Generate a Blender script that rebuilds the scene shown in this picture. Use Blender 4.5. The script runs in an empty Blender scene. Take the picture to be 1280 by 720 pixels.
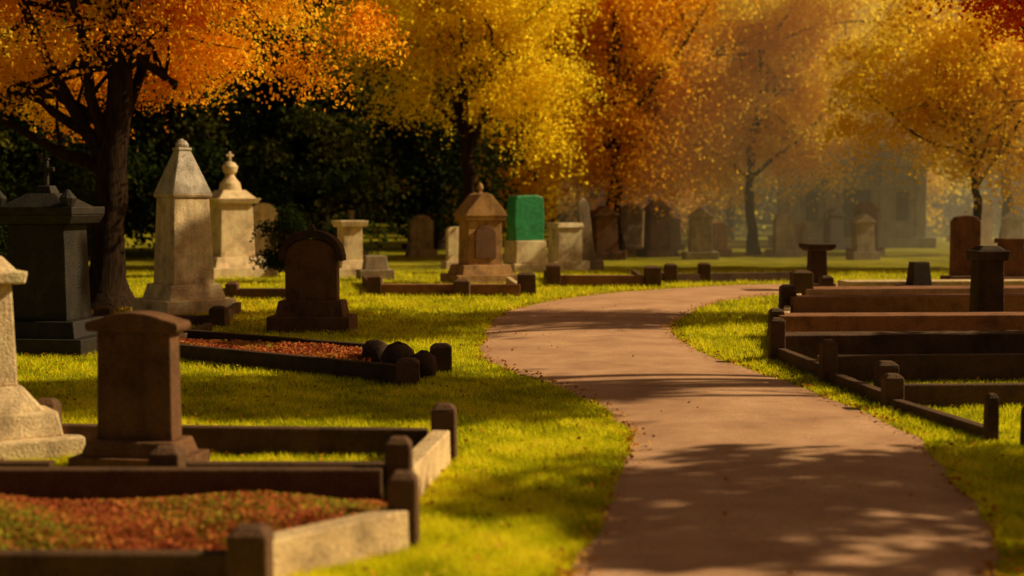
import bpy, bmesh, math, random
import numpy as np
from mathutils import Vector, Matrix
random.seed(4); rng=np.random.default_rng(7)
sc=bpy.context.scene
sc.view_settings.view_transform='Standard'; sc.view_settings.look='None'; sc.view_settings.exposure=0

# ---------------------------------------------------------------- materials
def nt(name):
    m=bpy.data.materials.new(name); m.use_nodes=True
    t=m.node_tree; t.nodes.clear()
    return m,t,t.nodes,t.links
def ramp(n,stops):
    r=n.new('ShaderNodeValToRGB'); e=r.color_ramp.elements
    while len(e)<len(stops): e.new(0.5)
    for i,(p,c) in enumerate(stops):
        e[i].position=p; e[i].color=(c[0],c[1],c[2],1)
    return r
def noise(n,l,co,scale,detail=5,rough=.6):
    x=n.new('ShaderNodeTexNoise'); x.inputs['Scale'].default_value=scale
    x.inputs['Detail'].default_value=detail; x.inputs['Roughness'].default_value=rough
    l.new(co,x.inputs['Vector']); return x
def mul(n,l,a,b,blend='MULTIPLY',fac=1.0):
    x=n.new('ShaderNodeMix'); x.data_type='RGBA'; x.blend_type=blend; x.inputs[0].default_value=fac
    l.new(a,x.inputs[6]); l.new(b,x.inputs[7]); return x
def stone_mat(name,col,moss=0.35,rough=.8,streak=.5):
    m,t,n,l=nt(name)
    o=n.new('ShaderNodeOutputMaterial'); b=n.new('ShaderNodeBsdfPrincipled')
    g=n.new('ShaderNodeNewGeometry')
    n1=noise(n,l,g.outputs['Position'],2.3,7,.65); n2=noise(n,l,g.outputs['Position'],38,4)
    mp=n.new('ShaderNodeMapping'); mp.inputs['Scale'].default_value=(7,7,1.4); l.new(g.outputs['Position'],mp.inputs[0])
    n3=noise(n,l,mp.outputs[0],1.0,5,.6)
    c=col
    r1=ramp(n,[(.3,[x*.45 for x in c]),(.5,c),(.75,[min(1,x*1.3) for x in c])])
    l.new(n1.outputs[0],r1.inputs[0])
    r3=ramp(n,[(.35,(.35,.33,.30)),(.6,(1,1,1))]); l.new(n3.outputs[0],r3.inputs[0])
    r2=ramp(n,[(.3,(.6,.6,.6)),(.7,(1.0,1.0,1.0))]); l.new(n2.outputs[0],r2.inputs[0])
    a=mul(n,l,r1.outputs[0],r3.outputs[0],fac=streak); a=mul(n,l,a.outputs[2],r2.outputs[0])
    n4=noise(n,l,g.outputs['Position'],5.5,6,.7)
    r4=ramp(n,[(.53,(0,0,0)),(.66,(moss,moss,moss))]); l.new(n4.outputs[0],r4.inputs[0])
    mx=n.new('ShaderNodeMix'); mx.data_type='RGBA'; l.new(r4.outputs[0],mx.inputs[0]); l.new(a.outputs[2],mx.inputs[6]); mx.inputs[7].default_value=(.09,.075,.02,1)
    l.new(mx.outputs[2],b.inputs['Base Color']); b.inputs['Roughness'].default_value=rough
    b.inputs['Specular IOR Level'].default_value=.3
    bp=n.new('ShaderNodeBump'); bp.inputs['Strength'].default_value=.7; bp.inputs['Distance'].default_value=.025
    l.new(n2.outputs[0],bp.inputs['Height']); l.new(bp.outputs[0],b.inputs['Normal'])
    l.new(b.outputs[0],o.inputs[0]); return m
def leaf_mat(name,stops,trans=.5):
    m,t,n,l=nt(name)
    o=n.new('ShaderNodeOutputMaterial'); at=n.new('ShaderNodeAttribute'); at.attribute_name='rnd'
    r=ramp(n,stops); l.new(at.outputs['Fac'],r.inputs[0])
    d=n.new('ShaderNodeBsdfDiffuse'); tr=n.new('ShaderNodeBsdfTranslucent')
    l.new(r.outputs[0],d.inputs[0]); l.new(r.outputs[0],tr.inputs[0])
    mx=n.new('ShaderNodeMixShader'); mx.inputs[0].default_value=trans
    l.new(d.outputs[0],mx.inputs[1]); l.new(tr.outputs[0],mx.inputs[2]); l.new(mx.outputs[0],o.inputs[0]); return m
def bark_mat():
    m,t,n,l=nt('bark'); o=n.new('ShaderNodeOutputMaterial'); b=n.new('ShaderNodeBsdfPrincipled')
    g=n.new('ShaderNodeNewGeometry'); mp=n.new('ShaderNodeMapping'); mp.inputs['Scale'].default_value=(14,14,2.0)
    l.new(g.outputs['Position'],mp.inputs[0]); a=noise(n,l,mp.outputs[0],1,8,.7)
    r=ramp(n,[(.35,(.008,.005,.003)),(.65,(.045,.023,.012))]); l.new(a.outputs[0],r.inputs[0]); l.new(r.outputs[0],b.inputs['Base Color'])
    b.inputs['Roughness'].default_value=.95; b.inputs['Specular IOR Level'].default_value=.1
    bp=n.new('ShaderNodeBump'); bp.inputs['Strength'].default_value=1; bp.inputs['Distance'].default_value=.06
    l.new(a.outputs[0],bp.inputs['Height']); l.new(bp.outputs[0],b.inputs['Normal']); l.new(b.outputs[0],o.inputs[0]); return m
def ground_like(name,stops,scale,fine,stops2,bump=.5,rough=.95,dist=.03,spec=.1):
    m,t,n,l=nt(name); o=n.new('ShaderNodeOutputMaterial'); b=n.new('ShaderNodeBsdfPrincipled')
    g=n.new('ShaderNodeNewGeometry'); a=noise(n,l,g.outputs['Position'],scale,8,.65); f=noise(n,l,g.outputs['Position'],fine,5,.7)
    r=ramp(n,stops); l.new(a.outputs[0],r.inputs[0]); r2=ramp(n,stops2); l.new(f.outputs[0],r2.inputs[0])
    x=mul(n,l,r.outputs[0],r2.outputs[0]); l.new(x.outputs[2],b.inputs['Base Color'])
    b.inputs['Roughness'].default_value=rough; b.inputs['Specular IOR Level'].default_value=spec
    bp=n.new('ShaderNodeBump'); bp.inputs['Strength'].default_value=bump; bp.inputs['Distance'].default_value=dist
    l.new(f.outputs[0],bp.inputs['Height']); l.new(bp.outputs[0],b.inputs['Normal']); l.new(b.outputs[0],o.inputs[0]); return m

M_dark=stone_mat('stone_dark',(.075,.036,.018),.25)
M_black=stone_mat('stone_black',(.022,.015,.011),.2,.6)
M_brown=stone_mat('stone_brown',(.20,.088,.038),.25)
M_kerb=stone_mat('stone_kerb',(.13,.062,.030),.3,streak=.2)
M_kerbr=stone_mat('stone_kerb_red',(.34,.14,.065),.15,streak=.15)
M_kerb_lit=stone_mat('stone_kerb_lit',(.85,.60,.34),.15,streak=.15)  # lighter copy of the kerb stone, sunlight put into its colour
M_cream=stone_mat('stone_cream',(.95,.70,.42),.15,streak=.35)
M_grey=stone_mat('stone_grey',(.44,.33,.22),.25)
M_sand=stone_mat('stone_sand',(.56,.31,.12),.25)
M_wall=stone_mat('stone_wall',(.34,.29,.23),.2)
M_bark=bark_mat()
M_orange=leaf_mat('leaf_orange',[(0,(.75,.24,.008)),(.35,(.97,.44,.02)),(.7,(.98,.60,.03)),(1,(.98,.80,.06))],.65)
M_yellow=leaf_mat('leaf_yellow',[(0,(.62,.42,.01)),(.4,(.96,.68,.02)),(.75,(.98,.82,.04)),(1,(.80,.74,.05))],.65)
M_rust=leaf_mat('leaf_rust',[(0,(.62,.26,.01)),(.5,(.95,.50,.02)),(1,(.97,.68,.05))],.62)
M_gold=leaf_mat('leaf_gold',[(0,(.75,.44,.01)),(.5,(.97,.68,.03)),(1,(.98,.84,.10))],.65)
M_red=leaf_mat('leaf_red',[(0,(.4,.02,.005)),(.5,(.85,.07,.01)),(1,(.8,.25,.02))],.55)
M_green=leaf_mat('leaf_evergreen',[(0,(.010,.018,.005)),(.6,(.030,.044,.009)),(1,(.10,.09,.012))],.25)
M_far=leaf_mat('leaf_distant',[(0,(.02,.024,.006)),(.5,(.09,.068,.010)),(1,(.42,.24,.02))],.35)
M_bed=leaf_mat('leaf_groundcover',[(0,(.26,.06,.028)),(.4,(.66,.20,.07)),(.58,(.55,.28,.05)),(.75,(.24,.28,.03)),(1,(.45,.43,.05))],.4)
M_fallen=leaf_mat('leaf_fallen',[(0,(.18,.06,.015)),(.5,(.55,.22,.02)),(1,(.75,.48,.05))],.2)
M_blade=leaf_mat('grass_blade',[(0,(.16,.19,.006)),(.4,(.56,.58,.010)),(.75,(.96,.90,.02)),(1,(.98,.84,.07))],.5)
M_ground=ground_like('ground_grass',[(.3,(.16,.15,.010)),(.5,(.38,.34,.016)),(.7,(.60,.49,.03))],.6,60,[(.3,(.5,.5,.5)),(.7,(1.1,1.1,1.1))],.8,dist=.05)
M_path=ground_like('path_gravel',[(.3,(.46,.25,.155)),(.52,(.66,.385,.24)),(.75,(.84,.53,.34))],.9,70,[(.3,(.5,.5,.5)),(.7,(1.1,1.05,1.0))],.6,rough=.8,dist=.015,spec=.2)
M_soil=ground_like('soil',[(.3,(.04,.025,.012)),(.7,(.10,.06,.03))],2,50,[(.3,(.5,.5,.5)),(.7,(1,1,1))],.8)
M_tarp=ground_like('green_tarpaulin',[(.3,(.012,.21,.07)),(.7,(.025,.35,.13))],3,12,[(.3,(.8,.8,.8)),(.7,(1,1,1))],.6,rough=.45,dist=.04,spec=.4)

# ---------------------------------------------------------------- mesh helpers
def quads_obj(name,V,F,mats,midx=None,rnd=None,smooth=False):
    me=bpy.data.meshes.new(name); V=np.asarray(V,np.float32); F=np.asarray(F,np.int32); k=F.shape[1]
    me.vertices.add(len(V)); me.vertices.foreach_set('co',V.ravel())
    me.loops.add(F.size); me.loops.foreach_set('vertex_index',F.ravel())
    me.polygons.add(len(F)); me.polygons.foreach_set('loop_start',np.arange(0,F.size,k,dtype=np.int32))
    try: me.polygons.foreach_set('loop_total',np.full(len(F),k,dtype=np.int32))
    except Exception: pass
    for m in mats: me.materials.append(m)
    if midx is not None: me.polygons.foreach_set('material_index',np.asarray(midx,np.int32))
    if rnd is not None:
        a=me.attributes.new('rnd','FLOAT','POINT'); a.data.foreach_set('value',np.asarray(rnd,np.float32))
    me.update(calc_edges=True); me.validate()
    o=bpy.data.objects.new(name,me); sc.collection.objects.link(o); return o
def leaf_quads(C,size,asp=.6,flat=0.0):
    n=len(C); a=rng.normal(size=(n,3)); a[:,2]*=(1-flat); a/=np.linalg.norm(a,axis=1)[:,None]
    b=rng.normal(size=(n,3)); b[:,2]*=(1-flat); b-=a*(a*b).sum(1)[:,None]; b/=np.linalg.norm(b,axis=1)[:,None]
    s=size*rng.uniform(.6,1.35,n)[:,None]*.5
    V=np.stack([C-a*s,C-b*s*asp,C+a*s,C+b*s*asp],1).reshape(-1,3)
    F=np.arange(4*n).reshape(n,4); return V,F
def tube(pts,rad,k=8,seed=0):
    pts=np.asarray(pts,float); V=[];F=[]
    rr=np.random.default_rng(seed)
    for i,p in enumerate(pts):
        d=pts[min(i+1,len(pts)-1)]-pts[max(i-1,0)]; d/=np.linalg.norm(d)+1e-9
        u=np.cross(d,[0.3,1,0.1]); u/=np.linalg.norm(u); v=np.cross(d,u)
        for j in range(k):
            th=2*math.pi*j/k; r=rad[i]*(1+.12*rr.normal())if k>8 else rad[i]
            V.append(p+u*math.cos(th)*r+v*math.sin(th)*r)
    for i in range(len(pts)-1):
        for j in range(k):
            F.append([i*k+j,i*k+(j+1)%k,(i+1)*k+(j+1)%k,(i+1)*k+j])
    return np.array(V),np.array(F)
def curve_pts(a,b,n,bend,rr,up=0):
    a=np.array(a,float);b=np.array(b,float);t=np.linspace(0,1,n)[:,None]
    off=rr.normal(size=3)*bend; P=a+(b-a)*t+np.sin(t*math.pi)*off; P[:,2]+=np.sin(t[:,0]*math.pi)*up
    P[1:-1]+=rr.normal(size=(n-2,3))*bend*.15
    return P
def make_tree(name,base,trunk,tr,ells,nclump,nleaf,lsize,mat,seed,clr=.7,limbs=14,asp=.65,core=0.45,droop=.10):
    """base xyz, trunk polyline (relative), ells=[(cx,cy,cz,rx,ry,rz)] relative crown ellipsoids"""
    rr=np.random.default_rng(seed); base=np.array(base,float); Vs=[];Fs=[];Ms=[];Rs=[];off=0
    def add(V,F,m,R):
        nonlocal off
        Vs.append(V);Fs.append(F+off);Ms.append(np.full(len(F),m));Rs.append(R);off+=len(V)
    tp=np.array(trunk,float)+base; t=np.linspace(0,1,len(tp)); tt=np.linspace(0,1,18)
    P=np.stack([np.interp(tt,t,tp[:,i]) for i in range(3)],1); P[1:,:2]+=rr.normal(size=(17,2))*tr*.12
    rad=tr*(1-.72*tt); rad[0]=tr*1.7; rad[1]=tr*1.15
    V,F=tube(P,rad,12,seed); add(V,F,0,np.zeros(len(V)))
    vol=np.array([e[3]*e[4]*e[5] for e in ells]); pick=rr.choice(len(ells),nclump,p=vol/vol.sum())
    E=np.array(ells)[pick]; d=rr.normal(size=(nclump,3)); d/=np.linalg.norm(d,axis=1)[:,None]
    r=rr.uniform(0,1,nclump)**core; C=base+E[:,:3]+d*E[:,3:]*r[:,None]; C[:,2]=np.maximum(C[:,2],.5)
    for i in range(min(limbs,nclump)):
        s=rr.integers(6,17); e=C[i]
        n=8; Q=curve_pts(P[s],e,n,.35,rr,.25); r0=rad[s]*.55
        V,F=tube(Q,np.linspace(r0,.02,n),6,i); add(V,F,0,np.zeros(len(V)))
        for q in range(3):
            j=rr.integers(2,7); dd=C[rr.integers(nclump)]; dv=dd-Q[j]; L=np.linalg.norm(dv); dv*=min(1,2.2/L)
            W=curve_pts(Q[j],Q[j]+dv,5,.15,rr); V,F=tube(W,np.linspace(r0*.35+.008,.008,5),4,i); add(V,F,0,np.zeros(len(V)))
    per=rr.dirichlet(np.full(nclump,3.0))*nleaf; per=per.astype(int)+3
    idx=np.repeat(np.arange(nclump),per); n=len(idx)
    cs=clr*rr.uniform(.55,1.3,nclump)
    g=np.clip(rr.normal(size=(n,3)),-1.8,1.8)*np.array([1,1,.5]); L=C[idx]+g*cs[idx][:,None]*.6
    L[:,2]-=((g[:,0]**2+g[:,1]**2)*droop*cs[idx])
    V,F=leaf_quads(L,lsize,asp)
    cb=rr.uniform(0,1,nclump); R=np.clip(cb[idx]*.75+rr.uniform(0,.25,n),0,1)
    add(V,F,1,np.repeat(R,4))
    return quads_obj(name,np.concatenate(Vs),np.concatenate(Fs),[M_bark,mat],np.concatenate(Ms),np.concatenate(Rs))

class B:
    def __init__(s): s.bm=bmesh.new(); s.mi=0
    def _f(s,vs):
        try: f=s.bm.faces.new(vs); f.material_index=s.mi
        except ValueError: pass
    def box(s,w,d,z0,z1,w2=None,d2=None,x=0,y=0,rz=0):
        w2=w if w2 is None else w2; d2=d if d2 is None else d2; c,sn=math.cos(rz),math.sin(rz)
        def q(a,b,z): return s.bm.verts.new((x+a*c-b*sn,y+a*sn+b*c,z))
        lo=[q(a*w/2,b*d/2,z0) for a,b in((-1,-1),(1,-1),(1,1),(-1,1))]
        hi=[q(a*w2/2,b*d2/2,z1) for a,b in((-1,-1),(1,-1),(1,1),(-1,1))]
        s._f(lo[::-1]); s._f(hi)
        for i in range(4): s._f([lo[i],lo[(i+1)%4],hi[(i+1)%4],hi[i]])
        return s
    def prism(s,prof,d,y=0):
        a=[s.bm.verts.new((p[0],y-d/2,p[1])) for p in prof]; b=[s.bm.verts.new((p[0],y+d/2,p[1])) for p in prof]
        s._f(a); s._f(b[::-1]); n=len(prof)
        for i in range(n): s._f([a[(i+1)%n],a[i],b[i],b[(i+1)%n]])
        return s
    def lathe(s,prof,k=16,x=0,y=0):
        rings=[[s.bm.verts.new((x+r*math.cos(2*math.pi*j/k),y+r*math.sin(2*math.pi*j/k),z)) for j in range(k)] for r,z in prof]
        for i in range(len(rings)-1):
            for j in range(k): s._f([rings[i][j],rings[i][(j+1)%k],rings[i+1][(j+1)%k],rings[i+1][j]])
        s._f(rings[0][::-1]); s._f(rings[-1]); return s
    def arch(s,w,d,z0,z1,rise,shoulder=0,y=0,n=14):
        pr=[(-w/2,z0),(w/2,z0)]
        h=w/2-shoulder; pr.append((w/2,z1-rise))
        for i in range(n+1):
            a=math.pi*i/n; pr.append((h*math.cos(a),z1-rise+(.0 if shoulder==0 else .04)+rise*math.sin(a)))
        pr.append((-w/2,z1-rise))
        out=[pr[0]]
        for p in pr[1:]:
            if math.dist(p,out[-1])>1e-4: out.append(p)
        return s.prism(out,d,y)
    def cross(s,z0,z1,w,t):
        s.box(t,t,z0,z1); s.box(w,t*.96,z0+(z1-z0)*.55,z0+(z1-z0)*.55+t)
        s.box(t*1.5,t*1.2,z1-.001,z1+t*.5); return s
    def done(s,name,loc,rz,mats,bev=.015,tilt=(0,0)):
        bmesh.ops.recalc_face_normals(s.bm,faces=s.bm.faces[:])
        me=bpy.data.meshes.new(name); s.bm.to_mesh(me); s.bm.free()
        for m in (mats if isinstance(mats,(list,tuple)) else [mats]): me.materials.append(m)
        o=bpy.data.objects.new(name,me); o.location=(loc[0],loc[1],loc[2] if len(loc)>2 else 0)
        o.rotation_euler=(math.radians(tilt[0]),math.radians(tilt[1]),math.radians(rz)); sc.collection.objects.link(o)
        if bev:
            b=o.modifiers.new('bevel','BEVEL'); b.width=bev; b.segments=2; b.limit_method='ANGLE'; b.angle_limit=math.radians(40)
        return o

def kerb(name,segs,posts,mat,h=.3,t=.14,mats=None):
    b=B(); ox,oy=segs[0][0]
    for s in segs:
        (x1,y1),(x2,y2)=s[0],s[1]; hh=s[2] if len(s)>2 else h; b.mi=s[3] if len(s)>3 else 0
        th=s[4] if len(s)>4 else t
        L=math.hypot(x2-x1,y2-y1); b.box(L,th,-.05,hh,L,th*.9,(x1+x2)/2-ox,(y1+y2)/2-oy,math.atan2(y2-y1,x2-x1))
    b.mi=0
    for p in posts:
        x,y,hh,w=p; b.box(w,w,-.05,hh,w*.96,w*.96,x-ox,y-oy,random.uniform(-.06,.06)); b.box(w*1.0,w*1.0,hh-.002,hh+.05,w*.55,w*.55,x-ox,y-oy)
    return b.done(name,(ox,oy),0,mats or mat,.014)

# ---------------------------------------------------------------- ground & path
me_g=bmesh.new(); bmesh.ops.create_grid(me_g,x_segments=60,y_segments=60,size=900)
g=bpy.data.meshes.new('ground'); me_g.to_mesh(g); g.materials.append(M_ground)
go=bpy.data.objects.new('ground',g); go.location=(0,500,0); sc.collection.objects.link(go)
Lp=[(-.6,2),(-.1,5),(.27,8.0),(.37,8.7),(.69,10.2),(1.05,12.4),(1.17,13.9),(1.05,15.4),(.59,17.4),(0,19),(-.40,20.6),(-.45,23.4),(-.33,27.3),(.1,29.9),(1.10,32.7),(2.36,34.9),(3.9,36.5),(5.5,37.9),(7.7,38.9),(15,40.6),(30,42)]
Rp=[(1.9,2),(2.4,5),(2.82,8.0),(3.01,8.7),(3.44,10.2),(3.71,12),(3.89,14.1),(3.72,16),(3.34,18.6),(2.9,21),(2.76,23.0),(2.85,25),(3.12,26.8),(3.8,29.4),(4.4,31.2),(5.15,32.7),(6.0,33.8),(6.9,34.7),(9.5,35.7),(15,36.9),(30,38.4)]
def smooth(P,n=160):
    P=np.array(P,float); q=np.linspace(0,len(P)-1,n); out=[]
    for u in q:
        i=min(int(u),len(P)-2); f=u-i; p0=P[max(i-1,0)];p1=P[i];p2=P[i+1];p3=P[min(i+2,len(P)-1)]
        out.append(.5*((2*p1)+(-p0+p2)*f+(2*p0-5*p1+4*p2-p3)*f*f+(-p0+3*p1-3*p2+p3)*f**3))
    return np.array(out)
Ls=smooth(Lp,240);Rs_=smooth(Rp,240)
Ls[:,0]+=np.interp(np.arange(240),np.arange(0,240,3),rng.normal(size=80)*.035); Rs_[:,0]+=np.interp(np.arange(240),np.arange(0,240,3),rng.normal(size=80)*.035)
NW=8;V=[];F=[]
for i in range(240):
    for j in range(NW+1):
        f=j/NW; p=Ls[i]*(1-f)+Rs_[i]*f; V.append((p[0],p[1],.008+.03*(1-(2*f-1)**2)))
for i in range(239):
    for j in range(NW):
        a=i*(NW+1)+j; F.append((a,a+1,a+NW+2,a+NW+1))
po=quads_obj('path',V,F,[M_path])
po.data.polygons.foreach_set('use_smooth',[True]*len(po.data.polygons))
PATH=np.concatenate([Ls,Rs_[::-1]])
def inpoly(X,Y,P):
    ins=np.zeros(len(X),bool); n=len(P); j=n-1
    for i in range(n):
        xi,yi=P[i];xj,yj=P[j]
        c=((yi>Y)!=(yj>Y))&(X<(xj-xi)*(Y-yi)/((yj-yi)+1e-12)+xi); ins^=c; j=i
    return ins
BED=[(-7,8.45),(-1.5,8.45),(-.75,9.35),(-.85,10.35),(-7,10.35)]
BED2=[(-5.1,21.0),(-1.9,18.5),(-1.9,19.9),(-5.1,22.4)]

# grass blades
n=470000
u=rng.uniform(0,1,n); Y=7.6/(1-u*(1-7.6/46)); X=rng.uniform(-.42,.42,n)*Y
keep=~inpoly(X,Y,PATH)&~inpoly(X,Y,np.array(BED))&~inpoly(X,Y,np.array(BED2))
X=X[keep];Y=Y[keep];n=len(X)
ang=rng.uniform(0,2*math.pi,n); sc_=np.clip(Y/12,.8,2.6); w=.0045*sc_*rng.uniform(.7,1.4,n)
pn=np.sin(X*2.1+np.sin(Y*1.3)*2)*np.cos(Y*1.7+X)*.5+.5
pn2=(np.sin(X*5.3+2*np.sin(Y*3.1))*np.cos(Y*4.3-X*2.2)+np.sin(X*11+Y*7)*.4)*.5+.5
hgt=(.020+.030*rng.uniform(0,1,n)+.02*pn+.018*pn2)*np.clip(Y/18,1,1.7)
lean=rng.normal(size=(n,2))*.5
V=np.zeros((n,3,3)); V[:,0]=np.stack([X-np.cos(ang)*w,Y-np.sin(ang)*w,np.zeros(n)],1); V[:,1]=np.stack([X+np.cos(ang)*w,Y+np.sin(ang)*w,np.zeros(n)],1)
V[:,2]=np.stack([X+lean[:,0]*hgt,Y+lean[:,1]*hgt,hgt],1)
R=np.clip(rng.uniform(0,.5,n)+pn*.28+pn2*.32,0,1)
quads_obj('grass',V.reshape(-1,3),np.arange(3*n).reshape(n,3),[M_blade],None,np.repeat(R,3))

# fallen leaves
n=9000; u=rng.uniform(0,1,n); Y=7.8/(1-u*(1-7.8/45)); X=rng.uniform(-.42,.42,n)*Y
onp=inpoly(X,Y,PATH); k=((~onp)&((X<-2.5)|(rng.uniform(0,1,n)<.3)))|(rng.uniform(0,1,n)<.015)
X=X[k];Y=Y[k]
ei=rng.integers(0,240,3000); side=rng.uniform(0,1,3000)<.5
E=np.where(side[:,None],Ls[ei],Rs_[ei])+rng.normal(size=(3000,2))*.08
mx_=rng.normal(size=(14000,2))*np.array([3.2,3.2])+np.array([-8.0,27.0])  # dense leaf litter by the maple, added to darken the shaded ground
X=np.concatenate([X,E[:,0],mx_[:,0]]);Y=np.concatenate([Y,E[:,1],mx_[:,1]])
C=np.stack([X,Y,rng.uniform(.03,.07,len(X))],1); V,F=leaf_quads(C,.045,.7,.75)
quads_obj('fallen_leaves',V,F,[M_fallen],None,np.repeat(rng.uniform(0,1,len(C)),4))

def bed(name,poly,n,size,hm,base=.05,bias=0):
    P=np.array(poly); lo=P.min(0);hi=P.max(0)
    X=rng.uniform(lo[0],hi[0],n);Y=rng.uniform(lo[1],hi[1],n);k=inpoly(X,Y,P);X=X[k];Y=Y[k]
    ex=np.clip(np.minimum(Y-lo[1],hi[1]-Y)*1.6,0,1)
    z=base+hm*ex*(.75+.25*np.sin(X*3+Y*2))+rng.uniform(0,.06,len(X))
    V,F=leaf_quads(np.stack([X,Y,z],1),size,.8,.3)
    pn=np.sin(X*1.7+1)*np.cos(Y*3.1+X*.8)+.6*np.sin(X*5+Y*4); R=np.clip(.42+bias+pn*.22+rng.normal(size=len(X))*.2,0,1)
    quads_obj(name,V,F,[M_bed],None,np.repeat(R,4))
bed('groundcover_bed',BED,90000,.034,.18)
bed('groundcover_bed',BED2,20000,.06,.14,.02,-.1)
b=B(); b.prism([(-2.9,-.02),(2.7,-.02),(2.6,.08),(-2.8,.08)],1.5); b.done('flower_bed_soil',(-4.0,9.42),0,M_soil,.05)

# ---------------------------------------------------------------- kerbs
MK=[M_kerb,M_kerb_lit,M_kerbr,M_dark]
kerb('grave_kerb',[((-1.55,8.38),(-.74,9.28),.27,1,.2),((-7,8.32),(-1.6,8.32),.22),((-7,10.32),(-.95,10.32),.34),((-.74,9.3),(-.84,10.3),.2)],[(-1.55,8.32,.33,.25),(-.72,9.32,.46,.2),(-.84,10.45,.5,.2)],M_kerb,mats=MK)
kerb('grave_kerb',[((-.82,10.55),(-.62,12.3),.30,1,.18),((-7,13.1),(-.75,12.6),.26),((-2.75,11.3),(-.9,11.3),.2),((-7,11.35),(-3.7,11.35),.2)],[(-.60,12.45,.46,.22),(-4.35,13.2,.4,.22),(-2.6,10.62,.4,.24)],M_kerb,mats=MK)
kerb('grave_kerb',[((-5.2,20.6),(-1.4,17.7),.24,3),((-1.25,17.9),(-2.0,21.2),.2),((-5.2,21),(-5.2,24.3),.2),((-5.2,22.6),(-1.9,20.2),.24,3)],[(-1.3,17.65,.28,.3),(-.95,18.9,.34,.3)],M_kerb,mats=MK)
for (x,y,w,h) in [(-1.5,18.6,.44,.42),(-1.15,18.35,.36,.34),(-1.85,19.2,.40,.40)]:
    b=B(); b.lathe([(w*.36,0),(w*.48,h*.25),(w*.52,h*.5),(w*.46,h*.78),(w*.27,h*.97),(.02,h*1.03)],10)
    for v in b.bm.verts: v.co.x*=random.uniform(.85,1.15); v.co.y*=random.uniform(.85,1.15); v.co.z*=random.uniform(.9,1.05)
    o=b.done('border_stone',(x,y),random.uniform(0,90),M_dark,.0)
    for p in o.data.polygons: p.use_smooth=True
kerb('grave_kerb',[((-3.3,34.2),(.2,34.2),.28,2,.3),((-3.3,34.2),(-4,38.5),.25),((.2,34.3),(-.1,38),.25,1)],[(.35,34.4,.5,.45),(-3.3,34.2,.45,.35),(-1.2,34.0,.36,.4)],M_kerb,mats=MK)
kerb('grave_kerb',[((1.2,37.9),(3.5,37.9),.3,2,.3),((1.2,37.9),(1.0,42),.25),((3.5,37.9),(3.6,42),.25)],[(1.1,37.8,.55,.4),(3.75,37.9,.5,.45)],M_kerb,mats=MK)
kerb('grave_kerb',[((4.5,39.6),(9,40.9),.25,0,.3),((4.3,39.4),(4.2,44),.25)],[(4.4,39.4,.5,.35),(5.4,39.9,.5,.35)],M_kerb,mats=MK)
kerb('grave_kerb',[((-8.5,33),(-4.8,33),.25,0,.3),((-4.8,33),(-5.2,38),.25)],[(-4.8,33,.4,.3),(-6.5,33,.35,.3)],M_kerb,mats=MK)
kerb('grave_kerb',[((-9.5,26),(-5.3,25.6),.22,0,.3),((-5.3,25.6),(-5.6,29),.22)],[(-5.3,25.6,.34,.3),(-7.4,25.7,.34,.3)],M_kerb,mats=MK)
# right side plots
kerb('grave_kerb',[((4.15,15.7),(10,15.9),.26,0,.14),((4.6,13.5),(4.2,15.6),.12,0)],[(4.55,13.4,.42,.12),(4.78,13.1,.36,.1),(4.2,15.6,.34,.22)],M_kerb,mats=MK)
kerb('grave_kerb',[((4.0,17.9),(12,18.4),.34,0,.2),((4.0,17.9),(4.2,15.9),.15,0)],[(3.98,17.8,.5,.2),(4.5,17.0,.32,.26)],M_kerb,mats=MK)
kerb('grave_kerb',[((3.8,20.4),(14,21.2),.38,0,.6),((3.8,20.4),(4.0,18.1),.2,0),((4.3,19.7),(13,20.1),.12,2,.5)],[(3.78,20.2,.58,.22)],M_kerb,mats=MK)
kerb('grave_kerb',[((4.4,23.6),(15,24.2),.40,2,.7),((4.4,23.6),(3.95,20.6),.22,2),((4.8,22.9),(13,23.3),.10,2,.4)],[(4.4,23.6,.45,.25)],M_kerb,mats=MK)
kerb('grave_kerb',[((5.4,27.8),(11,28.3),.42,2,.8),((5.4,27.8),(4.6,24),.25,1)],[(5.4,27.8,.6,.3)],M_kerb,mats=MK)
kerb('grave_kerb',[((6.4,31.6),(12.5,32.2),.35,2,1.0),((6.4,31.6),(5.5,28),.25,1)],[(6.4,31.4,.7,.45)],M_kerb,mats=MK)
kerb('grave_kerb',[((8.0,34.4),(16,35),.35,1,.8),((7.6,34.2),(6.5,31.9),.25,1)],[(7.3,33.0,.5,.3)],M_kerb,mats=MK)

# ---------------------------------------------------------------- monuments
b=B(); b.box(1.02,.62,-.05,.14); b.box(.86,.5,.135,.27,.78,.42); b.box(.68,.22,.265,1.2,.66,.20)
pr=[(-.40,1.19),(.40,1.19),(.42,1.23),(.41,1.27)]+[(.36-.72*i/12,1.27+.085*math.sin(math.pi*i/12)**.8) for i in range(1,12)]+[(-.41,1.27),(-.42,1.23)]
b.prism(pr,.30); b.done('gravestone',(-3.18,12.05),-10,M_brown,.014)
b=B(); b.box(1.5,1.5,-.05,.18); b.box(1.2,1.2,.175,.40,1.12,1.12); b.box(.95,.95,.395,.62,.62,.62); b.box(.56,.56,.615,1.55,.50,.50); b.box(.7,.7,1.545,1.66,.74,.74); b.box(.6,.6,1.655,1.8,.36,.36); b.lathe([(.1,1.79),(.15,1.9),(.2,2.05),(.12,2.2),(.05,2.28)],16)
b.done('pedestal_monument',(-4.86,12.9),32,M_cream,.02)
b=B(); b.box(1.7,1.5,-.05,.25); b.box(1.4,1.25,.245,.5,1.28,1.1); b.box(.98,.85,.495,1.95,.9,.78); b.box(1.2,1.05,1.945,2.08,1.34,1.16); b.box(1.34,1.16,2.079,2.2); b.box(1.1,.95,2.195,2.4,.45,.4)
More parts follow.
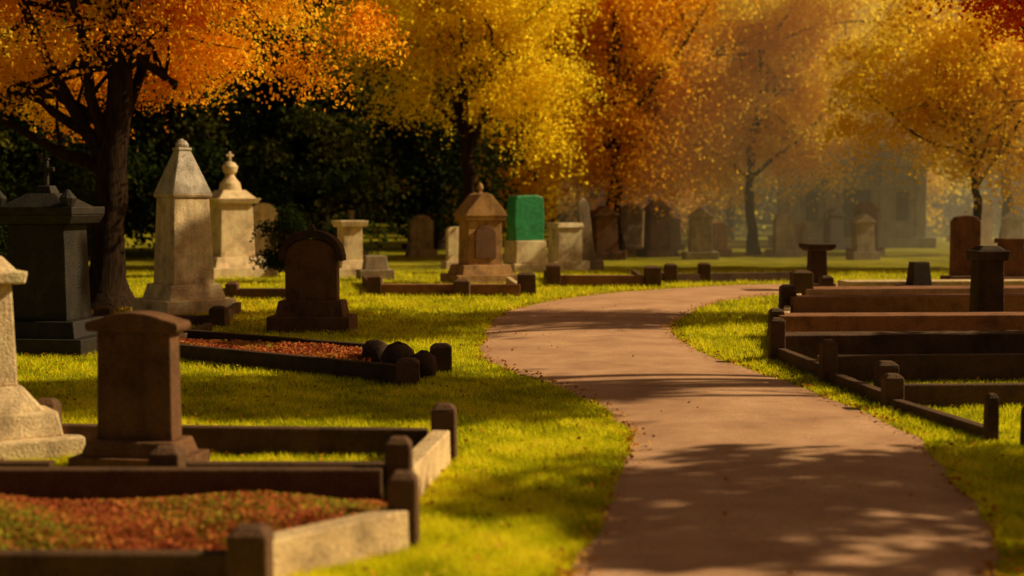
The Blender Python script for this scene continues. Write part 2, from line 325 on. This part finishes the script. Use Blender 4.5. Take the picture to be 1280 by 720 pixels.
b.box(.3,.3,2.395,2.52,.2,.2); b.cross(2.515,2.9,.26,.07); b.lathe([(.08,2.19),(.1,2.25),(.13,2.33),(.05,2.42),(.02,2.46)],10,.55,-.45); b.lathe([(.08,2.19),(.1,2.25),(.13,2.33),(.05,2.42),(.02,2.46)],10,-.55,-.45)
b.done('cross_monument',(-7.05,21.6),-8,M_black,.02)
b=B(); b.box(1.55,1.55,-.05,.3); b.box(1.25,1.25,.295,.6,1.1,1.1); b.box(.92,.92,.595,2.35,.78,.78); b.box(.84,.84,2.345,2.42,.9,.9); b.mi=1; b.box(.88,.88,2.418,3.3,.26,.26); b.box(.3,.3,3.299,3.36); b.lathe([(.12,3.355),(.14,3.42),(.08,3.5),(.02,3.54)],12)
b.done('obelisk_monument',(-6.7,29.0),40,[M_cream,stone_mat('stone_pale',(.70,.60,.50),.15)],.02)
b=B(); b.box(2.1,2.1,-.05,.3); b.box(1.7,1.7,.295,.6,1.5,1.5); b.box(1.1,1.1,.595,2.2,1.0,1.0); b.box(1.25,1.25,2.195,2.35,1.4,1.4); b.box(1.2,1.2,2.345,2.6,.7,.7); b.lathe([(.34,2.595),(.3,2.8),(.18,2.95),(.12,3.05),(.2,3.15),(.24,3.3),(.15,3.42),(.06,3.46),(.04,3.5)],20); b.box(.08,.08,3.49,3.75); b.box(.24,.07,3.6,3.67)
b.done('urn_monument',(-8.5,43),34,M_cream,.02)
b=B(); b.box(1.3,1.1,-.05,.3); b.arch(.9,.4,.295,2.2,.35); b.done('gravestone',(-8.3,47.5),20,M_cream,.02)
b=B(); b.box(1.45,.85,-.05,.28); b.box(1.2,.65,.275,.55,1.1,.55)
b.arch(.92,.24,.545,1.62,.30,.0)
b.mi=1
pr=[]
for i in range(15):
    a=math.pi*i/14; pr.append((.56*math.cos(a),1.34+.44*math.sin(a)))
for i in range(15):
    a=math.pi*(14-i)/14; pr.append((.455*math.cos(a),1.34+.30*math.sin(a)))
b.prism(pr,.36); b.box(.12,.36,1.24,1.36,x=.51); b.box(.12,.36,1.24,1.36,x=-.51); b.box(.14,.2,1.77,1.88,.04,.1)
b.done('gravestone',(-3.5,24.9),-4,[M_brown,M_dark],.014)
b=B(); b.box(1.1,1.1,-.05,.25); b.box(.85,.85,.245,.5,.7,.7); b.box(.6,.6,.495,1.5); b.box(.8,.8,1.495,1.68,.9,.9); b.done('pedestal_monument',(-4.9,43),25,M_cream,.02)
b=B(); b.box(1.0,.8,-.05,.3); b.box(.7,.5,.295,.7,.6,.4); b.done('gravestone',(-3.95,41),15,M_grey,.02)
b=B(); b.box(1.2,.6,-.05,.3); b.arch(.98,.25,.295,1.65,.18,.12); b.done('gravestone',(-3.7,58),20,M_grey,.02)
b=B(); b.box(.9,.5,-.05,.25); b.arch(.66,.22,.245,1.4,.12); b.done('gravestone',(-1.9,48),24,M_cream,.02)
b=B(); b.box(1.85,1.5,-.05,.26); b.box(1.5,1.25,.255,.52,1.35,1.1); b.box(1.02,.8,.515,1.75,.98,.76); b.box(1.16,.92,1.745,1.86)
b.prism([(-.64,1.855),(.64,1.855),(.56,1.98),(.16,2.45),(0,2.5),(-.16,2.45),(-.56,1.98)],.98)
b.box(.16,.16,2.44,2.55,.1,.1); b.lathe([(.05,2.54),(.10,2.62),(.07,2.72),(.02,2.78)],10)
b.mi=1; b.arch(.62,.06,.7,1.6,.25,y=-.42)
b.done('gabled_monument',(-.88,39.4),22,[M_sand,M_brown],.02)
b=B(); b.box(1.35,1.2,-.05,.3); b.box(1.15,1.0,.295,1.02,1.05,.9); b.mi=1
pr=[(-.5,1.0),(.5,1.0),(.54,1.7),(.49,2.34),(.44,2.42),(.2,2.46),(-.2,2.44),(-.44,2.43),(-.5,2.32),(-.53,1.7)]
b.prism(pr,.62)
b.done('covered_monument',(.43,45.3),24,[M_cream,M_tarp],.04)
b=B(); b.box(1.3,1.1,-.05,.3); b.box(.9,.8,.295,1.4,.85,.75); b.box(1.0,.9,1.395,1.55,.9,.8); b.done('pedestal_monument',(1.75,47),25,M_cream,.02)
b=B(); b.box(.9,.6,-.05,.25); b.box(.46,.3,.24,2.25,.34,.22); b.box(.34,.22,2.249,2.4,.04,.04); b.done('leaning_obelisk',(2.55,47.2),15,M_grey,.02,(0,-6))
b=B(); b.box(1.0,.6,-.05,.25); b.arch(.7,.2,.245,1.2,.2); b.done('gravestone',(-1.0,50.5),10,M_grey,.02)
b=B(); b.box(.75,.75,-.05,.2); b.box(.44,.44,.195,1.02,.38,.38); b.box(.55,.55,1.015,1.1,.74,.74); b.box(.74,.74,1.099,1.2); b.done('pedestal_monument',(7.75,36.1),8,M_dark,.02)
b=B(); b.box(.85,.7,-.05,.2); b.box(.48,.42,.195,1.25,.44,.38); b.box(.56,.5,1.245,1.42,.6,.54); b.box(.5,.44,1.419,1.5,.3,.3); b.done('pedestal_monument',(8.35,24.95),5,M_dark,.02)
b=B(); b.box(1.1,.7,-.05,.25); b.arch(.76,.3,.245,1.85,.12,.06); b.done('gravestone',(12.3,38.6),8,M_brown,.02)
b=B(); b.box(1.1,.7,-.05,.25); b.box(.72,.4,.245,1.15,.6,.36); b.box(.74,.46,1.145,1.28); b.done('gravestone',(13.4,38.2),8,M_brown,.02)
b=B(); b.box(.9,.7,-.05,.3); b.box(.5,.4,.295,.85,.4,.3); b.done('gravestone',(9.6,33.5),8,M_dark,.02)
# distant headstones
rr=random.Random(11)
spots=[]
for i in range(56):
    y=rr.uniform(53,80); px=rr.uniform(.055,.36) if i<48 else rr.uniform(-.3,.05); x=px*y
    if any(math.hypot(x-a,y-c)<1.9 for a,c in spots) or (y>66 and 12<x<22): continue
    spots.append((x,y)); b=B(); k=rr.random(); s=rr.uniform(.8,1.35); m=rr.choice([M_grey,M_brown,M_sand,M_brown,M_dark])
    b.box(1.2*s,.7*s,-.05,.3)
    if k<.5: b.arch(.85*s,.25,.295,1.6*s,.3*s)
    elif k<.6: b.box(.8*s,.6,.295,.7,.7*s,.5); b.box(.5*s,.4,.695,2.1*s,.22*s,.2); b.box(.22*s,.2,2.099*s,2.3*s,.02,.02)
    elif k<.68: b.box(.7*s,.5,.295,.6*s,.5*s,.4); b.cross(.59*s,1.8*s,.8*s,.18)
    else: b.box(.8*s,.5,.295,1.5*s,.75*s,.45); b.prism([(-.5*s,1.495*s),(.5*s,1.495*s),(0,1.85*s)],.6)
    b.done('gravestone',(x,y),rr.uniform(5,35),m,.02,(rr.uniform(-2,2),rr.uniform(-3,3)))
# stone mausoleum among the far trees
b=B(); b.box(7.4,5.4,-.05,.5); b.box(6.6,4.6,.495,3.9); b.box(7.1,5.1,3.895,4.2); b.box(6.2,4.2,4.195,5.0)
for x in(-3.0,-1.3,1.3,3.0): b.box(.5,.24,.5,3.89,x=x,y=-2.38)
b.mi=1; b.box(1.3,.1,.5,2.8,y=-2.33); b.box(.6,.08,1.3,2.7,x=-2.15,y=-2.32); b.box(.6,.08,1.3,2.7,x=2.15,y=-2.32)
b.done('stone_mausoleum',(16.8,71),-4,[M_wall,M_black],.03)

# ---------------------------------------------------------------- trees
make_tree('maple_tree',(-8.6,30,0),[(0,0,0),(.05,0,1.5),(.2,.1,3.2),(.42,.1,5),(.5,.2,7),(.7,.3,9.5)],.42,
  [(-1.8,1.8,6.3,4.2,3.2,2.4),(2.8,1.2,6.9,3.4,2.6,2.1),(0,2,8.8,4.5,3.5,2.4),(-3.2,1,5.2,2.2,2,1.5),(1.8,1.5,5.4,1.8,1.6,.9)],210,78000,.10,M_orange,1,.85,26)
make_tree('golden_ash_tree',(-1.6,50,0),[(0,0,0),(.1,0,3),(-.2,0,6),(.2,0,10)],.3,
  [(-1.2,0,8.2,3.6,3,3.2),(1.8,-.5,8.2,3.2,3,3.4),(.2,0,11,4.4,3,3),(2.2,-.5,5.2,1.4,1.2,1.8)],200,62000,.125,M_yellow,2,1.0,20,droop=.2)
make_tree('beech_tree',(4.0,57,0),[(0,0,0),(.2,0,3),(0,0,6),(.3,0,11)],.34,
  [(-.6,0,8.0,4.0,3,4.6),(1.2,0,6.0,3.2,2.6,3.8),(0,0,11,4.6,3,3)],220,60000,.145,M_rust,3,1.1,22,droop=.25)
make_tree('golden_maple_tree',(10.2,60,0),[(0,0,0),(-.2,0,3),(.1,0,6),(.3,0,11)],.22,
  [(0,0,8.0,4.4,3,3.8),(-1.5,0,4.8,3.4,2.4,2.8),(2.2,0,10,4.4,3,3.2),(2.6,0,5.2,2.8,2,2.4)],250,64000,.155,M_gold,4,1.15,24,droop=.2)
make_tree('golden_maple_tree',(15.6,48,0),[(0,0,0),(.1,0,2.2),(-.3,0,4.2),(.1,0,8)],.17,
  [(-1.8,0,5.6,3.6,2.6,2.6),(1.8,0,5.2,3.2,2.6,2.8),(0,0,8.0,4.6,3,2.2)],220,60000,.13,M_gold,5,1.0,22,droop=.18)
make_tree('golden_maple_tree',(21.5,62,0),[(0,0,0),(.1,0,2.2),(-.3,0,4.2),(.1,0,9)],.3,
  [(-1.6,0,7.6,3.6,3,3.4),(1.8,0,8,3.4,3,3.6)],120,20000,.2,M_gold,6,1.0,16)
for i,(x,y,h,m) in enumerate([(0,76,15,M_yellow),(7,73,16,M_rust),(12.5,82,17,M_yellow),(21,80,16,M_gold),(11,90,19,M_green),(24,94,20,M_gold),(1.5,88,18,M_green),(34,94,19,M_green)]):
    make_tree('woodland_tree',(x,y,0),[(0,0,0),(.2,0,h*.3),(0,0,h*.9)],.22,[(0,0,h*.62,4.6,3.6,h*.32),(-1.5,0,h*.32,3.8,3,h*.27),(2,0,h*.30,3.4,3,h*.25)],180,22000,.26,m,60+i,1.25,14,droop=.2)
make_tree('red_maple_tree',(14.5,29,0),[(0,0,0),(-.3,0,3),(-.8,0,6),(-1.2,0,9)],.3,
  [(-2.8,0,7.4,3.8,2.2,1.0),(-4.6,0,6.4,1.2,1.2,.5),(-4.0,.4,6.0,.9,.8,.5)],90,18000,.10,M_red,7,.6,16)
# unseen trees right of the path, placed to throw shade into view
make_tree('shade_lime_tree',(14.0,12.6,0),[(0,0,0),(.2,0,3),(0,0,6),(.2,0,10)],.35,[(0,0,8.2,3.0,2.4,1.9)],60,9500,.22,M_green,8,.6,14)
make_tree('shade_lime_tree',(16,20.5,0),[(0,0,0),(.2,0,3),(0,0,6),(.2,0,8)],.35,[(0,0,5.6,2.8,3.4,2.0)],70,8000,.22,M_green,9,.7,14)  # out of view, added to shade the right plots
make_tree('shade_elm_tree',(17.5,29.5,0),[(0,0,0),(.2,0,6),(0,0,12),(.2,0,19)],.45,[(0,0,18,4.6,4.2,3.6)],90,15000,.32,M_green,10,.8,14)  # out of view, high crown added to shade the left graves
make_tree('shade_elm_tree',(19.0,20.3,0),[(0,0,0),(.2,0,6),(0,0,11),(.2,0,17)],.4,[(0,0,16,4.2,1.6,2.2),(-2.6,0,16,2,1.2,1.0)],64,11000,.30,M_green,11,.8,14)  # out of view, added; narrow crown shaped to lay shade across the lawn
# evergreens behind the left plots
for i,(x,y,h,r) in enumerate([(-20,60,13,4.5),(-13.5,58,12,4.2),(-8.2,62,14,4.4),(-3.5,66,14,4.4),(-17,50,11,3.2),(-11,66,16,4.5),(-24,50,12,4)]):
    make_tree('yew_tree',(x,y,0),[(0,0,0),(0,0,h*.5),(0,0,h*.9)],.35,[(0,0,h*.30,r,r,h*.27),(0,0,h*.62,r*.85,r*.8,h*.35)],150,24000,.24,M_green,20+i,1.1,10)
make_tree('shrub',(-6.2,40,0),[(0,0,0),(0,0,.8),(0,0,1.4)],.08,[(0,0,1.2,.8,.7,.9)],40,5000,.10,M_green,40,.35,8)
make_tree('shrub',(-12.5,34,0),[(0,0,0),(0,0,.8),(0,0,1.4)],.08,[(0,0,1.1,1.8,1.2,1.1)],50,7000,.11,M_green,41,.5,8)

# distant woodland mass
Cs=[];Rr=[]
for i in range(120):
    x=rng.uniform(-75,85); y=rng.uniform(98,128); h=rng.uniform(14,24); r=rng.uniform(4,6.5); m=1500
    d=rng.normal(size=(60,3)); d/=np.linalg.norm(d,axis=1)[:,None]; d*=rng.uniform(.4,1,60)[:,None]**.5
    cl=np.array([x,y,h*.5])+d*np.array([r,r,h*.52]); ii=rng.integers(0,60,m)
    L=cl[ii]+rng.normal(size=(m,3))*.75; L=L[L[:,2]>.1]; Cs.append(L); Rr.append(np.clip(rng.uniform(0,.7)+rng.uniform(-.1,.35,len(L)),0,1))
C=np.concatenate(Cs);R=np.concatenate(Rr); V,F=leaf_quads(C,.5,.7)
gx,gz=60,8; V2=[];F2=[]
for i in range(gx+1):
    for j in range(gz+1):
        V2.append((-140+280*i/gx,134+j*2+3*math.sin(i*1.7)+rng.normal()*1.0,-.3+j*3.4+rng.normal()*.6*(j>0)))
for i in range(gx):
    for j in range(gz):
        a=i*(gz+1)+j; F2.append((a,a+gz+1,a+gz+2,a+1))
V2=np.array(V2);F2=np.array(F2)
quads_obj('distant_trees',np.concatenate([V,V2]),np.concatenate([F,F2+len(V)]),[M_far],None,np.concatenate([np.repeat(R,4),np.full(len(V2),.1)]))

# ---------------------------------------------------------------- haze (sunlit morning mist between the trees)
m,t,n,l=nt('mist'); o=n.new('ShaderNodeOutputMaterial'); v=n.new('ShaderNodeVolumeScatter')
v.inputs['Color'].default_value=(1,.84,.55,1); v.inputs['Density'].default_value=.016; v.inputs['Anisotropy'].default_value=.0
l.new(v.outputs[0],o.inputs['Volume'])
bm=bmesh.new(); bmesh.ops.create_icosphere(bm,subdivisions=4,radius=1); me=bpy.data.meshes.new('mist'); bm.to_mesh(me); me.materials.append(m)
mo=bpy.data.objects.new('mist',me); mo.location=(20,66,2); mo.scale=(18,24,14); sc.collection.objects.link(mo)

# ---------------------------------------------------------------- light
az,el=math.radians(80),math.radians(36)
S=Vector((math.sin(az)*math.cos(el),math.cos(az)*math.cos(el),math.sin(el)))
sl=bpy.data.lights.new('sun','SUN'); sl.energy=5; sl.angle=math.radians(.5); sl.color=(1,.79,.43)
so=bpy.data.objects.new('sun',sl); so.rotation_euler=S.to_track_quat('Z','Y').to_euler(); so.location=(40,20,40); sc.collection.objects.link(so)
w=bpy.data.worlds.new('World'); sc.world=w; w.use_nodes=True; N=w.node_tree.nodes; L=w.node_tree.links
bg=N['Background']; sk=N.new('ShaderNodeTexSky'); sk.sky_type='NISHITA'; sk.sun_disc=False; sk.sun_elevation=el; sk.sun_rotation=az; sk.dust_density=3
mx=N.new('ShaderNodeMix'); mx.data_type='RGBA'; mx.blend_type='MULTIPLY'; mx.inputs[0].default_value=1; mx.inputs[7].default_value=(1,.62,.30,1)
L.new(sk.outputs[0],mx.inputs[6]); L.new(mx.outputs[2],bg.inputs[0]); bg.inputs[1].default_value=.05

cam=bpy.data.cameras.new('camera'); cam.lens=50; cam.clip_end=3000; cam.dof.use_dof=True; cam.dof.focus_distance=20; cam.dof.aperture_fstop=.8
co=bpy.data.objects.new('camera',cam); co.location=(0,0,2.3); co.rotation_euler=(math.radians(90-3.54),0,0); sc.collection.objects.link(co); sc.camera=co
